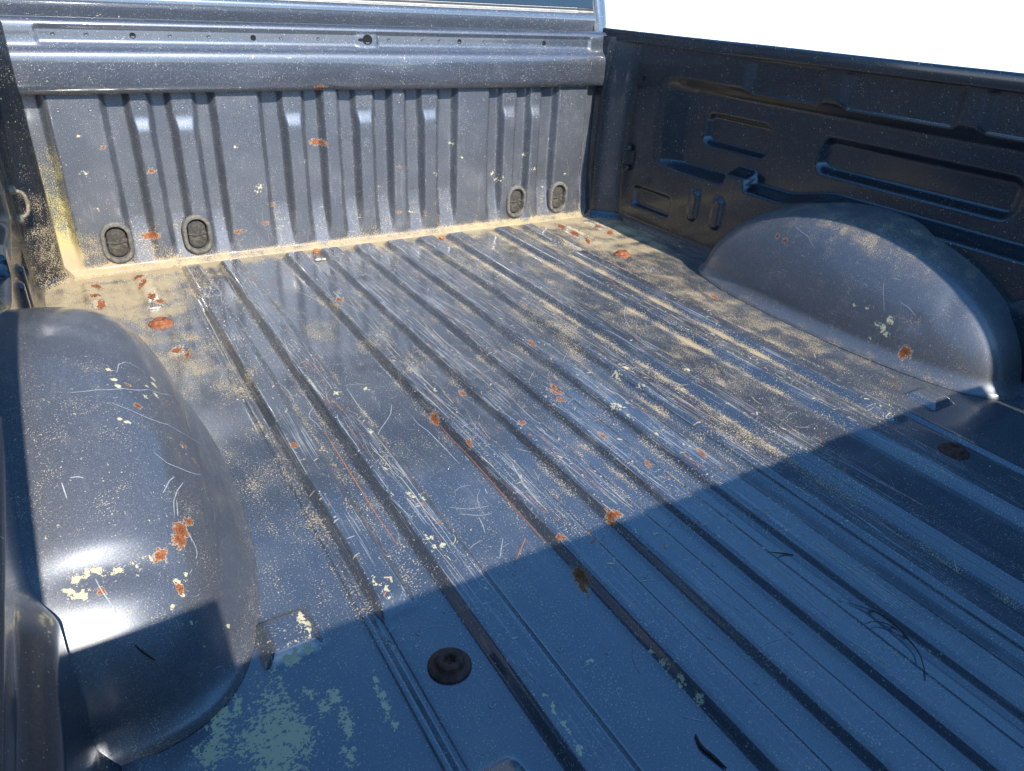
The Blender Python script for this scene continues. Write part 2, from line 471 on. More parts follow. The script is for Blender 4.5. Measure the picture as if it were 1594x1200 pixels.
#MARKS
FLOOR_MARKS = {'rust': [(-.26,.929,.006,.0149,-3,.95),(-.25,.826,.0032,.0116,-15,.95),(-.488,.94,.0047,.0096,2,.95),(-.038,.899,.007,.0127,5,.95),(-.048,.873,.0058,.0079,12,.95),(-.147,.838,.0055,.0071,13,.95),(-.237,1.458,.0089,.0111,14,.95),(-.156,.579,.0057,.0095,7,.95),(-.163,.582,.0035,.0116,-12,.95),(-.249,.577,.0043,.0065,10,.95),(-.175,.992,.004,.012,-9,.95),(-.052,.746,.004,.0092,-1,.95),(.031,1.088,.0046,.0128,-6,.95),(-.262,.511,.0065,.0171,-5,.95),(-.267,.5,.0041,.0135,-12,.95),(-.261,.522,.0052,.0053,18,.95),(-.038,.652,.0033,.0109,-12,.95),(-.032,.916,.0037,.0134,-15,.95),(.058,.637,.0033,.012,-14,.95),(-.584,1.382,.0097,.0094,19,.95),(-.57,1.357,.0048,.0188,-17,.95),(-.688,1.771,.0109,.0163,10,.95),(-.695,1.711,.0117,.011,19,.95),(-.688,1.664,.0085,.0235,-6,.95),(-.6,1.798,.0117,.0138,15,.95),(-.596,1.751,.0075,.0307,-18,.95),(-.59,1.655,.0084,.0236,-7,.95),(-.58,1.628,.0085,.009,17,.95),(.576,1.774,.0085,.0232,-6,.95),(.575,1.704,.0092,.027,-8,.95),(.57,1.632,.0058,.0239,-19,.95),(.685,1.738,.0114,.0113,18,.95),(.684,1.673,.011,.012,16,.95),(.601,1.151,.0053,.0187,-14,.95)],
    'chip': [(-.643,.47,.0228,.0742,-11,.84),(-.657,.486,.0209,.0197,19,.84),(-.624,.475,.0159,.0319,2,.84),(-.696,.492,.0155,.0159,18,.84),(-.685,.517,.0099,.023,-1,.84),(-.6,.511,.0069,.0076,16,.84),(-.591,.489,.0062,.0103,7,.84),(-.578,.461,.0063,.0184,-8,.84),(-.629,.502,.0083,.0106,13,.84),(-.579,.495,.0065,.0141,0,.84),(-.665,.53,.0051,.0159,-10,.84),(-.678,.525,.0068,.0129,4,.84),(-.536,.493,.003,.0107,-14,.84),(-.537,.476,.0044,.0087,3,.84),(-.538,.462,.004,.0105,-5,.84),(-.539,.448,.004,.0055,11,.84),(-.538,.435,.0041,.0048,15,.84),(-.587,.428,.0056,.0113,2,.84),(-.598,.562,.0043,.0107,-3,.84),(-.584,.562,.0054,.006,16,.84),(-.606,.558,.005,.0075,10,.84),(-.385,.742,.0041,.008,3,.75),(-.4,.653,.0047,.0077,7,.75),(-.402,.635,.0044,.0045,18,.75),(-.481,.6,.0031,.0091,-8,.75),(-.489,.616,.003,.0098,-11,.75),(-.391,.629,.0036,.0081,0,.75),(-.576,.586,.004,.0126,-10,.84),(-.579,.6,.0049,.0137,-6,.84),(-.324,.406,.0039,.0037,19,.75),(-.261,.385,.0033,.0064,3,.75),(-.258,.364,.0035,.0054,9,.75),(-.259,.337,.0026,.0095,-15,.75),(-.258,.31,.0029,.0081,-7,.75),(-.398,.386,.0035,.0053,10,.75),(-.401,.366,.0025,.0097,-16,.75),(-.401,.346,.0027,.0089,-12,.75),(-.404,.321,.0028,.0084,-9,.75),(.112,.915,.0065,.013,2,.75),(.136,.92,.0064,.0135,1,.75),(.117,.853,.0047,.0078,7,.75),(.026,.818,.0043,.0134,-10,.75),(.036,.807,.0046,.0121,-5,.75),(.031,.712,.0033,.006,5,.75),(.238,.862,.0063,.0088,11,.75),(-.321,1.081,.0045,.0084,4,.75),(-.382,1.061,.0049,.0057,15,.75),(-.373,.919,.0053,.0066,14,.75),(-.387,.738,.003,.0085,-7,.75),(-.372,.738,.0029,.0079,-6,.75)],
    'dust': [(-.315,1.346,.049,.0687,3,.55),(-.538,1.212,.0604,.0713,9,.55),(-.517,1.184,.0378,.0762,-13,.55),(-.538,1.354,.042,.052,8,.55),(-.215,1.248,.0294,.049,-3,.55),(.114,1.617,.0535,.0726,4,.55),(.132,1.511,.0585,.118,-13,.55),(.146,1.407,.056,.081,2,.55),(.131,1.239,.058,.0796,4,.55),(.123,1.128,.0549,.1179,-16,.55),(.092,1.012,.04,.0849,-16,.55),(.709,1.522,.1039,.1228,9,.55),(.616,1.467,.0744,.161,-17,.55),(.683,1.41,.058,.1034,-6,.55),(.145,.7,.0251,.0526,-15,.55),(.154,.651,.0297,.0586,-12,.55),(.185,.62,.035,.0758,-17,.55),(.62,1.559,.0598,.0943,-1,.55),(-.258,1.434,.0292,.0413,3,.55),(-.231,1.086,.0133,.0159,9,.55)]}
#end MARKS
rust = np.maximum(rust, blobs(X, Y, FLOOR_MARKS['rust']))
chip = np.maximum(chip, blobs(X, Y, FLOOR_MARKS['chip']))
dust = np.maximum(dust, blobs(X, Y, FLOOR_MARKS['dust']))
for sx in (-1, 1):
    dust = np.maximum(dust, blobs(X, Y, [(sx*0.588, 1.61, 0.03, 0.03, 0, 0.75), (sx*0.698, 1.66, 0.03, 0.03, 0, 0.75)]))
    chip = np.maximum(chip, blobs(X, Y, [(sx*0.588, 1.72, 0.012, 0.07, 0, 1.0), (sx*0.698, 1.73, 0.010, 0.05, 0, 0.8)]))
nfx, nfy = X.shape
floor = grid_obj('cargo_floor', np.stack([X, Y, Z], -1), M_FLOOR, truck,
                 dict(dust=dust, rust=rust, chip=chip, wear=wear, pollen=pollen))
floor['label'] = 'ribbed cargo floor, scratched and dusty, half in shadow'

def bolt(name, x, y, mat, r=0.021):
    bm = bmesh.new()
    z0 = float(floor_z(np.array([x]), np.array([y]))[0])
    lathe(bm, [(r*1.12, -0.002), (r*1.12, 0.0016), (r*1.04, 0.0028), (r*0.80, 0.0040), (r*0.74, 0.0042), (r*0.70, 0.0085),
               (r*0.62, 0.0105), (r*0.48, 0.0112)], 32)
    top = [f for f in bm.faces if len(f.verts) > 4][0]
    # six-lobed drive socket
    ring = list(top.verts)
    bm.faces.remove(top)
    n = len(ring)
    a = [bm.verts.new((r*(0.30+0.06*math.cos(6*2*math.pi*k/n))*math.cos(2*math.pi*k/n),
                       r*(0.30+0.06*math.cos(6*2*math.pi*k/n))*math.sin(2*math.pi*k/n), 0.0108)) for k in range(n)]
    b = [bm.verts.new((v.co.x*0.92, v.co.y*0.92, 0.0050)) for v in a]
    for k in range(n):
        j = (k+1) % n
        bm.faces.new((ring[k], ring[j], a[j], a[k]))
        bm.faces.new((a[k], a[j], b[j], b[k]))
    bm.faces.new(b)
    o = bm_obj(name, bm, mat, floor)
    o.location = (x, y, z0)
    return o

bolt('floor_bolt', -0.593, 1.515, M_BOLT_RUST)
bolt('floor_bolt', 0.593, 1.500, M_BOLT_RUST)
bolt('floor_bolt', -0.4605, 0.474, M_BOLT_DARK)
bolt('floor_bolt', 0.4625, 0.464, M_BOLT_DARK)

# --- front panel (bulkhead) ---------------------------------------------------
# raised ribs: (centre, half width of the top, shouldered)
PR = [(0.0, 0.021, True)]
for s in (-1, 1):
    PR += [(s*0.0915, 0.0145, False), (s*0.1845, 0.021, True), (s*0.315, 0.046, False),
           (s*0.435, 0.021, True), (s*0.524, 0.016, True), (s*0.651, 0.048, False)]

GROMMETS = ((-0.624, 0.068), (-0.447, 0.068), (0.468, 0.068), (0.623, 0.068))
def panel_y(x, z):
    up_ = np.zeros_like(x)
    for c, hw, sh in PR:
        d = np.abs(x-c)
        if sh:
            low = sm(0, 1, (hw*0.72+0.017-d)/0.0165)
            top = sm(0, 1, (hw+0.014-d)/0.014)*0.70
            k = sm(0.346, 0.308, z)
            r = top*(1-k)+low*k
        else:
            r = sm(0, 1, (hw+0.016-d)/0.0155)
        up_ = np.maximum(up_, r)
    # the valleys run out to the rib plane at the foot, and below the header
    foot = np.clip((0.125-z)/0.110, 0, 1)**1.3
    up_ = up_ + (1-up_)*foot*0.96
    y = YB + 0.025*(1-up_)
    # outermost strip lies back a little
    y = y + 0.006*sm(0.757, 0.765, np.abs(x))
    y = y + 0.0016*(fbm(x, z, 7, 31, 3)-0.5)
    for gx, gz in GROMMETS:
        dx_, dz_ = np.abs(x-gx), np.maximum(np.abs(z-gz)-0.015, 0)
        y = y + 0.016*(1-sm(0.0225, 0.0255, np.hypot(dx_, dz_)))
    # foot radius onto the floor
    y = y - 0.016*sm(0.016, 0.0, z)**1.5
    return y

xs = np.arange(-0.790, 0.7905, 0.0032)
zs = np.concatenate([np.arange(0.0, 0.05, 0.0025), np.arange(0.05, 0.4205, 0.005)])
X, Zg = np.meshgrid(xs, zs, indexing='ij')
# the panel narrows towards the floor like the box itself
edge = 0.768 + 0.010*(Zg/0.42)
Xn = X*edge/0.790
Yp = panel_y(Xn, Zg)
depth = Yp-YB
dust = 0.06 + 0.72*sm(0.026, 0.004, Zg)*(0.65+0.6*fbm(Xn, Zg, 30, 44)) + 0.45*sm(0.14, 0.02, Zg)*fbm(Xn, Zg, 9, 4)
dust += (0.34+0.60*fbm(Xn*1.5, Zg*0.5, 16, 6))*box1(Xn, -0.760, -0.706, 0.010)*sm(0.37, 0.20, Zg)
dust += 0.35*sm(0.745, 0.765, np.abs(Xn))
dust += 0.40*sm(-0.40, -0.72, Xn)*sm(0.22, 0.03, Zg)*(0.4+fbm(Xn, Zg, 14, 9))
dust += 0.10*sm(0.010, 0.024, depth)*sm(0.2, 0.02, Zg)
pollen = 0.80*box1(Xn, -0.77, -0.69, 0.02)*sm(0.03, 0.10, Zg) + 0.15*sm(0.04, 0.02, Zg)*sm(0.1, 0.4, Xn)
rust = np.zeros_like(X); chip = np.zeros_like(X)
wear = 0.30 + 0.5*sm(0.02, 0.004, depth)*sm(0.34, 0.1, Zg)
PANEL_MARKS = {'rust': [], 'chip': [], 'dust': []}
#PMARKS
PANEL_MARKS = {'rust': [(-.131,.267,.012,.008,0,.9),(-.118,.267,.0106,.0071,0,.9),(-.524,.225,.0076,.0051,0,.9),(-.254,.119,.0067,.0044,0,.9),(-.282,.079,.0079,.0053,0,.9),(-.352,.064,.0079,.0053,0,.9),(-.338,.064,.0066,.0044,0,.9),(-.553,.073,.013,.0087,0,.9),(-.543,.075,.0117,.0078,0,.9),(-.563,.074,.0078,.0052,0,.9),(-.613,.282,.0048,.0032,0,.9),(.085,.072,.0056,.0037,0,.9),(.09,.195,.0055,.0037,0,.9),(.166,.064,.0048,.0032,0,.9)], 'chip': [(-.66,.232,.0076,.0051,0,.68),(-.285,.172,.0091,.0061,0,.68),(-.291,.16,.0078,.0052,0,.68),(-.334,.271,.0064,.0043,0,.68),(-.168,.228,.0053,.0035,0,.68),(-.651,.15,.0051,.0034,0,.68),(-.654,.308,.005,.0033,0,.68),(.254,.247,.0071,.0048,0,.68),(.203,.17,.0084,.0056,0,.68),(.395,.152,.0089,.0059,0,.68),(.41,.134,.0089,.0059,0,.68),(.419,.146,.0074,.0049,0,.68),(.524,.163,.0076,.005,0,.68),(.5,.202,.006,.004,0,.68),(.282,.21,.0057,.0038,0,.68),(.128,.065,.0056,.0038,0,.68),(.038,.141,.0055,.0037,0,.68),(-.027,.066,.0048,.0032,0,.68),(.644,.14,.0062,.0042,0,.68),(.578,.1,.0062,.0041,0,.68)], 'dust': []}
#end PMARKS
rust = np.maximum(rust, blobs(Xn, Zg, PANEL_MARKS['rust']))
chip = np.maximum(chip, blobs(Xn, Zg, PANEL_MARKS['chip']))
dust = np.maximum(dust, blobs(Xn, Zg, PANEL_MARKS['dust']))
npx, npz = X.shape
panel = grid_obj('front_panel', np.stack([Xn, Yp, Zg], -1), M_PANEL, truck,
                 dict(dust=dust, rust=rust, chip=chip, wear=wear, pollen=pollen), flip=True)
panel['label'] = 'ribbed front panel of the cargo bed with rust spots and dusty foot'

def stadium(w, h, n=12):
    """outline of an upright slot, w wide and h high, centred"""
    r = w/2; c = h/2-r
    pts = []
    for k in range(n+1):
        a = math.pi*k/n
        pts.append((r*math.cos(a), c+r*math.sin(a)))
    for k in range(n+1):
        a = math.pi+math.pi*k/n
        pts.append((r*math.cos(a), -c+r*math.sin(a)))
    return pts

def slot_loft(bm, rings):
    """rings: (w, h, y) lofted outside-in, closed by the last"""
    R = []
    for w, h, y in rings:
        R.append([bm.verts.new((px, y, pz)) for px, pz in stadium(w, h)])
    for a, b in zip(R, R[1:]):
        k = len(a)
        for i in range(k):
            bm.faces.new((a[i], a[(i+1) % k], b[(i+1) % k], b[i]))
    return R

for gx, gz in GROMMETS:
    y0 = YB - 0.001
    bm = bmesh.new()
    R = slot_loft(bm, [(0.068, 0.098, 0.006), (0.067, 0.097, -0.004), (0.060, 0.090, -0.008), (0.054, 0.084, -0.006),
                       (0.051, 0.081, -0.007), (0.048, 0.078, -0.005), (0.045, 0.075, 0.010)])
    ring_o = bm_obj('plug_ring', bm, M_RUBBER_RING, panel)
    ring_o.location = (gx, y0, gz)
    bm = bmesh.new()
    # two flaps, upper and lower, with a lip where they meet
    R = slot_loft(bm, [(0.040, 0.070, 0.0075), (0.040, 0.070, 0.0045), (0.036, 0.066, 0.0035)])
    bm.faces.new(R[-1])
    lip = [(-0.0215, 0.0015), (0.0215, 0.0015)]
    pts = [(-0.0215+0.043*k/10, 0.0025+0.0012*math.sin(k), 0.0016-0.0035*math.sin(math.pi*k/10)) for k in range(11)]
    tube(bm, pts, 0.0022, 6)
    f = bm_obj('plug_flap', bm, M_RUBBER, panel)
    f.location = (gx, y0, gz)

# --- header rail across the top of the front panel ------------------------------
prof = [  # (y, z) walking from the cab side over the top and down the face, then under
    (1.945, 0.5320), (1.915, 0.5365), (1.888, 0.5390), (1.872, 0.5385), (1.863, 0.5350), (1.859, 0.5290), (1.8575, 0.5200),
    (1.8565, 0.5000), (1.8550, 0.4900), (1.8520, 0.4840), (1.8440, 0.4790), (1.8395, 0.4720), (1.8375, 0.4600),
    (1.8370, 0.4300), (1.8375, 0.4080), (1.8395, 0.3990), (1.8450, 0.3935), (1.8540, 0.3925), (1.8700, 0.3945), (1.9100, 0.4080)]
pr = []
for (a, b), (c, d) in zip(prof, prof[1:]):
    k = max(2, int(math.hypot(c-a, d-b)/0.0035))
    for t in range(k):
        pr.append((a+(c-a)*t/k, b+(d-b)*t/k))
pr.append(prof[-1])
pr = np.array(pr)
pr[:, 0] = np.where(pr[:, 0] < 1.90, pr[:, 0]+0.016, pr[:, 0])
for _ in range(3):
    pr[1:-1] = 0.25*pr[:-2]+0.5*pr[1:-1]+0.25*pr[2:]
xs = np.arange(-0.775, 0.7755, 0.0040)
U, V = np.meshgrid(xs, np.arange(len(pr)), indexing='ij')
yy, zz = pr[V.astype(int), 0], pr[V.astype(int), 1]
front = (V > 12) & (V < len(pr)-6)
# long stamped recess in the upper face, with a small plate round the keyhole
rec = rrect(U, zz, -0.688, 0.690, 0.4935, 0.5205, 0.0045, 0.004)
plate = rrect(U, zz, -0.014, 0.036, 0.4955, 0.5185, 0.003, 0.003)
face = (yy < 1.8785) & (zz > 0.486)
off = np.where(face, 0.0038*rec - 0.0026*plate, 0.0)
low = (zz < 0.472) & (yy < 1.876)
dent = 0.0035*np.exp(-((U+0.10)/0.05)**2)*sm(0.45, 0.40, zz) + 0.0028*np.exp(-((U-0.03)/0.035)**2)*sm(0.44, 0.40, zz) \
     - 0.0022*np.exp(-((U-0.10)/0.11)**2)*np.exp(-((zz-0.425)/0.03)**2) + 0.002*np.exp(-((U+0.22)/0.04)**2)*sm(0.43, 0.40, zz)
off = off + np.where(low, dent, 0.0) + 0.0008*(fbm(U, zz, 6, 15)-0.5)
zoff = np.where(low, 0.004*np.exp(-((U+0.10)/0.05)**2)*sm(0.42, 0.395, zz), 0)
endpinch = 0.012*sm(0.755, 0.776, np.abs(U))
P = np.stack([U, yy+off+endpinch, zz+zoff], -1)
z0 = np.zeros_like(U)
rust = blobs(U, zz, [(-0.12, 0.398, 0.016, 0.006, 0, 0.9)])
dust = 0.05+0.4*sm(0.400, 0.393, zz)
chip = blobs(U, zz, [(-0.27, 0.470, 0.006, 0.002, 0, 0.8), (-0.19, 0.468, 0.008, 0.002, 0, 0.7), (0.10, 0.466, 0.007, 0.002, 0, 0.8)])
header = grid_obj('header_rail', P, M_HEADER, truck, dict(dust=dust, rust=rust, chip=chip, wear=z0+0.3, pollen=z0), flip=True)
header['label'] = 'smooth stamped header rail with keyhole slot and screw holes'
def hole(name, x, z, r, y, slot=None):
    bm = bmesh.new()
    lathe(bm, [(r*1.5, 0.0000), (r*1.25, 0.0009), (r, 0.0004), (r*0.9, 0.0001)], 18)
    if slot:
        vs_ = [bm.verts.new(p) for p in ((0, -r*0.45, 0.0007), (0, r*0.45, 0.0007), (slot, r*0.38, 0.0007), (slot*1.2, 0, 0.0007), (slot, -r*0.38, 0.0007))]
        bm.faces.new(vs_)
    bmesh.ops.transform(bm, matrix=Matrix.Rotation(math.radians(90), 4, 'X'), verts=bm.verts)
    o = bm_obj(name, bm, M_DARK, header)
    o.location = (x, y, z)
for hx in (-0.512, -0.262, 0.268, 0.535):
    hole('screw_hole', hx, 0.507, 0.0042, 1.8765)
hole('keyhole', 0.012, 0.507, 0.0085, 1.8738, slot=-0.021)

# --- side panels ------------------------------------------------------------------
def wall_x(y, z):
    """distance of the right-hand inner panel from the centre line"""
    x = np.full_like(y, 0.803)
    # main recessed field between the two shelves
    fr = 1-sm(1.550, 1.680, y + 0.10*np.clip(0.33-z, 0, 0.2))           # funnel at the front end
    fld = sm(0.205, 0.232, z)*(1-sm(0.412, 0.452, z))*fr
    lowcut = 0.205 + 0.030*box1(y, 1.31, 1.37, 0.012) + 0.028*sm(1.20, 1.05, y)
    fld = sm(lowcut-0.004, lowcut+0.020, z)*(1-sm(0.410, 0.452, z))*fr
    # upper band: pockets between the stake sections
    band = sm(0.425, 0.452, z)
    pk = box1(y, 1.155, 1.345, 0.030)*1.0 + box1(y, 0.835, 1.070, 0.022) + box1(y, 0.30, 0.760, 0.022)
    low_edge = sm(0.428, 0.446, z)
    x = x + np.maximum(0.042*fld, 0.017*np.clip(pk, 0, 1)*sm(0.425, 0.440, z)*(1-sm(0.512, 0.520, z)))
    # stamped rectangles
    x = x + 0.018*rrect(y, z, 1.300, 1.500, 0.298, 0.354, 0.018, 0.010)
    x = x + 0.020*rrect(y, z, 0.690, 1.120, 0.302, 0.354, 0.019, 0.012)
    x = x + 0.011*rrect(y, z, 0.20, 0.520, 0.300, 0.356, 0.014, 0.012)
    x = x + 0.016*rrect(y, z, 1.572, 1.722, 0.073, 0.117, 0.012, 0.006)
    # two raised upright beads
    for c in (1.468, 1.378):
        x = x - 0.009*rrect(y, z, c-0.012, c+0.012, 0.090, 0.164, 0.009, 0.011)
    # lower bulge behind the wheel housing
    top = 0.195 - 0.05*sm(0.50, 0.64, y)
    x = x - 0.020*(1-sm(0.54, 0.645, y + 0.25*np.clip(0.14-z, -0.02, 0.14)))*(1-sm(top-0.03, top+0.012, z))
    # foot radius, front corner post
    x = x - 0.016*sm(0.030, 0.0, z)**1.6
    wob = 0.012*np.sin((z-0.05)*11)
    x = x - 0.062*sm(1.775+wob*0.6, 1.862+wob*0.3, y)
    x = x + 0.0010*(fbm(y, z, 6, 41, 2)-0.5)
    return x

def hook(parent, s, mat):
    bm = bmesh.new()
    yh, zh = 1.765, 0.200
    xw = s*0.797
    pts = []
    for k in range(13):
        a = -math.pi/2 + math.pi*k/12
        pts.append((xw - s*0.022*math.cos(a)**0.5 if math.cos(a) > 0 else xw, yh+0.010*math.cos(a), zh+0.026*math.sin(a)))
    tube(bm, pts, 0.0042, 8)
    for dz in (-0.030, 0.030):
        mm = Matrix.Translation((xw-s*0.002, yh, zh+dz)) @ Matrix.Rotation(-s*math.radians(90), 4, 'Y')
        b2 = bmesh.new()
        lathe(b2, [(0.010, -0.004), (0.010, 0.003), (0.007, 0.006), (0.004, 0.007)], 14, mm)
        me = bpy.data.meshes.new('t'); b2.to_mesh(me); b2.free(); bm.from_mesh(me); bpy.data.meshes.remove(me)
    return bm_obj('tie_down_hook', bm, mat, parent)

ysw = np.arange(-0.06, 1.8905, 0.0045)
zsw = np.arange(-0.002, 0.5305, 0.0035)
Yw, Zw = np.meshgrid(ysw, zsw, indexing='ij')
Xw = wall_x(Yw, Zw)
zero = np.zeros_like(Yw)
for s in (-1, 1):
    du = 0.02+0.5*sm(0.02, 0.0, Zw)*sm(1.3, 1.6, Yw)
    if s < 0:
        du = du + 0.40*sm(1.70, 1.80, Yw)*sm(0.30, 0.05, Zw) + 0.2*sm(1.78, 1.86, Yw)
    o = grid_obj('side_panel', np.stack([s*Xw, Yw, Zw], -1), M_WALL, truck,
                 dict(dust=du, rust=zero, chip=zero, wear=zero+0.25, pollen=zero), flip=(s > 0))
    o['label'] = 'left inner side panel beside the near wheel housing' if s < 0 else 'right inner side panel with stamped rectangles, in shade'
    hook(o, s, M_HOOK_DUSTY if s < 0 else M_HOOK)
    bm = bmesh.new()
    lathe(bm, [(0.008, 0.0), (0.007, 0.0008), (0.006, 0.0003)], 14, Matrix.Translation((s*0.8015, 1.745, 0.428)) @ Matrix.Rotation(-s*math.radians(90), 4, 'Y'))
    bm_obj('screw_hole', bm, M_DARK, o)
    # bed rail: inner lip, flat top, outer skin
    pf = [(0.800, 0.518), (0.775, 0.5185), (0.758, 0.5195), (0.7552, 0.5215), (0.7545, 0.5250), (0.7545, 0.5440), (0.7555, 0.5480),
          (0.7585, 0.5497), (0.7640, 0.5500), (0.7800, 0.5502), (0.850, 0.5495), (0.872, 0.5450), (0.884, 0.5320), (0.889, 0.500), (0.892, 0.40),
          (0.893, 0.20), (0.885, 0.0), (0.870, -0.15)]
    yr = np.linspace(-0.14, 1.900, 160)
    P = np.zeros((len(yr), len(pf), 3))
    for j, (px, pz) in enumerate(pf):
        P[:, j, 0] = s*(px + (0.013 if s < 0 and px < 0.80 else 0.0) + 0.0010*(fbm(yr, yr*0, 5, 2)-0.5)); P[:, j, 1] = yr; P[:, j, 2] = pz + 0.0014*(fbm(yr, yr*0+3, 4, 6)-0.5)
    zz0 = np.zeros(P.shape[:2])
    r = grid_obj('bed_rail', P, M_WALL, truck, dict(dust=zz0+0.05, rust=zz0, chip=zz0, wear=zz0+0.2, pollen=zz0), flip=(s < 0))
    r['label'] = 'left top rail of the cargo bed' if s < 0 else 'right top rail of the cargo bed against the white sky'

# --- wheel housings ------------------------------------------------------------------
def housing(s, xin, xout=0.850, yc=0.925, ay=0.405, H=0.250):
    w = xout-xin
    a = 5.6
    nphi, nth = 150, 240
    ph = np.concatenate([np.linspace(0.0, math.pi/2*0.985, nphi)])
    th = np.linspace(-math.pi/2, math.pi/2, nth)
    PH, TH = np.meshgrid(ph, th, indexing='ij')
    rho = np.sin(PH)
    v = rho*np.sin(TH)
    u = np.clip(rho*np.cos(TH), 0, None)**(2/a)
    z = H*np.cos(PH)*(1-(0.26 if s > 0 else 0.16)*u**2.2)
    # draft: the sides lean in a little
    lean = 1.0 - 0.08*(z/H)*sm(0.2, 1.0, rho)
    px, py = xout - w*u*lean, yc + np.where(v > 0, ay, ay-0.008)*v
    # outward direction in plan for the flare at the foot
    gx, gy = -np.cos(TH)**1.0 - 0.02, np.sin(TH)*1.0
    gl = np.hypot(gx, gy); gx /= gl; gy /= gl
    fl = 0.024*np.clip(1-z/0.036, 0, 1)**2.2
    px = px + gx*fl; py = py + gy*fl
    # last ring tucks onto the floor
    z[-1, :] = 0.0008
    k = z < 0.012
    pz = z
    return px, py, pz

LEFT_IN, RIGHT_IN = 0.602, 0.652
def add_housing(s, xin, label, marks, dents):
    px, py, pz = housing(s, xin)
    x0 = px.copy()
    for (dx, dy, dz, rx, ry, rz, amp, ang) in dents:
        # dents push the skin along its local inward direction (roughly towards the axle line)
        t = math.radians(ang)
        d2 = ((px-dx)/rx)**2+((py-dy)/ry)**2+((pz-dz)/rz)**2
        g = amp*np.exp(-d2)
        px = px + g*math.cos(t)*0.6; py = py + g*0.6; pz = pz - g*0.5
    pz = np.maximum(pz, 0.0006)
    zn = np.zeros_like(px)
    grit = sm(0.15, 0.215, pz)
    rust = zn.copy(); chip = zn.copy()
    dust = 0.10 + (0.30 if s > 0 else 0.02)*grit + 0.10*fbm(px, py, 9, 3) + 0.25*sm(0.02, 0.0, pz)
    def bl3(items):
        o = np.zeros_like(px)
        for cx, cy, cz, r, st in items:
            d2 = ((x0-cx)**2+(py-cy)**2+(pz-cz)**2)/(r*r)
            o = np.maximum(o, st*np.exp(-0.7*d2))
        return o
    rust = np.maximum(rust, bl3(marks.get('rust', [])))
    chip = np.maximum(chip, bl3(marks.get('chip', [])))
    dust = np.maximum(dust, bl3(marks.get('dust', [])))
    o = grid_obj('wheel_housing', np.stack([s*px, py, pz], -1), M_WELL, truck,
                 dict(dust=dust, rust=rust, chip=chip, wear=zn+0.5, pollen=zn), flip=(s > 0))
    o['label'] = label
    return o
HM_L = {}; HM_R = {}
#HMARKS
HM_L = {'rust': [(.675,.649,.135,.0083,1.1),(.679,.641,.133,.0074,1.1),(.667,.665,.133,.0051,1.1),(.697,.626,.133,.0057,1.1),(.689,.598,.107,.0041,1.1),(.649,.778,.155,.0037,1.1),(.641,.771,.137,.0028,1.1),(.751,.598,.134,.0032,1.1),(.685,.798,.207,.0037,1.1),(.651,.848,.176,.0028,1.1),(.689,.833,.216,.0028,1.1)],
        'chip': [(.704,.859,.228,.0034,.85),(.701,.839,.224,.004,.85),(.699,.827,.221,.0033,.85),(.661,.881,.196,.0042,.85),(.661,.864,.194,.0041,.85),(.663,.841,.193,.004,.85),(.67,.85,.203,.0034,.85),(.675,.824,.203,.0033,.85),(.706,.768,.211,.0037,.85),(.699,.764,.207,.0037,.85),(.65,.775,.156,.0032,.85),(.634,.915,.143,.0028,.85),(.688,.605,.111,.0034,.85),(.681,.613,.11,.0029,.85),(.688,.595,.103,.0028,.85),(.768,.612,.145,.0056,.85),(.757,.615,.146,.005,.85),(.747,.616,.144,.005,.85),(.732,.615,.139,.0045,.85),(.775,.602,.141,.005,.85),(.766,.596,.135,.005,.85),(.717,.617,.134,.0039,.85),(.705,.622,.133,.0034,.85),(.686,.577,.08,.0028,.85),(.699,.584,.101,.0028,.85),(.654,.598,.04,.0028,.85)]}
HM_R = {'rust': [(.669,.698,.037,.0101,1.1),(.698,1.085,.159,.0056,1.1),(.694,1.058,.158,.0056,1.1),(.667,.701,.028,.0067,1.1)],
        'chip': [(.672,.75,.082,.0071,.85),(.667,.756,.064,.0071,.85),(.667,.746,.056,.0059,.85),(.667,.771,.067,.0047,.85),(.662,.773,.038,.0048,.85),(.67,.803,.09,.0036,.85),(.667,.831,.087,.0036,.85)]}
#end HMARKS
well_l = add_housing(-1, LEFT_IN, 'left wheel housing, rust chips near its rear end', HM_L,
            [(0.74, 0.615, 0.13, 0.055, 0.016, 0.03, 0.010, 0)])
well_r = add_housing(1, RIGHT_IN, 'right wheel housing with a bright dent at its rear end', HM_R,
            [(0.70, 0.66, 0.155, 0.02, 0.022, 0.03, 0.008, 0), (0.665, 0.70, 0.10, 0.02, 0.02, 0.02, 0.006, 0)])

# --- tailgate (closed, its top edge throws the shadow across the floor) --------------------
bm = bmesh.new()
tp = [(-0.060, 0.000), (-0.060, 0.505), (-0.0605, 0.522), (-0.064, 0.529), (-0.072, 0.530), (-0.112, 0.529), (-0.120, 0.522), (-0.122, 0.50),
      (-0.130, 0.25), (-0.124, -0.02)]
xsn = [-0.742, -0.735, -0.5, 0.0, 0.5, 0.735, 0.742]
ring = [[bm.verts.new((x, y, z)) for (y, z) in tp] for x in xsn]
for a, b in zip(ring, ring[1:]):
    for k in range(len(tp)):
        bm.faces.new((a[k], a[(k+1) % len(tp)], b[(k+1) % len(tp)], b[k]))
bm.faces.new(ring[0]); bm.faces.new(ring[-1][::-1])
tailgate = bm_obj('tailgate', bm, M_CAB, truck, smooth=False)
bm = bmesh.new()
bmesh.ops.create_cube(bm, size=1.0)
bmesh.ops.scale(bm, vec=(0.176, 0.010, 0.112), verts=bm.verts)
bmesh.ops.bevel(bm, geom=bm.edges[:], offset=0.003, segments=2, affect='EDGES')
blocker = bm_obj('shadow_block', bm, M_CAB, tailgate)  # made-up unseen block, added to cast a held phone's shadow on left housing
blocker.location = (-0.706, -0.090, 0.585)
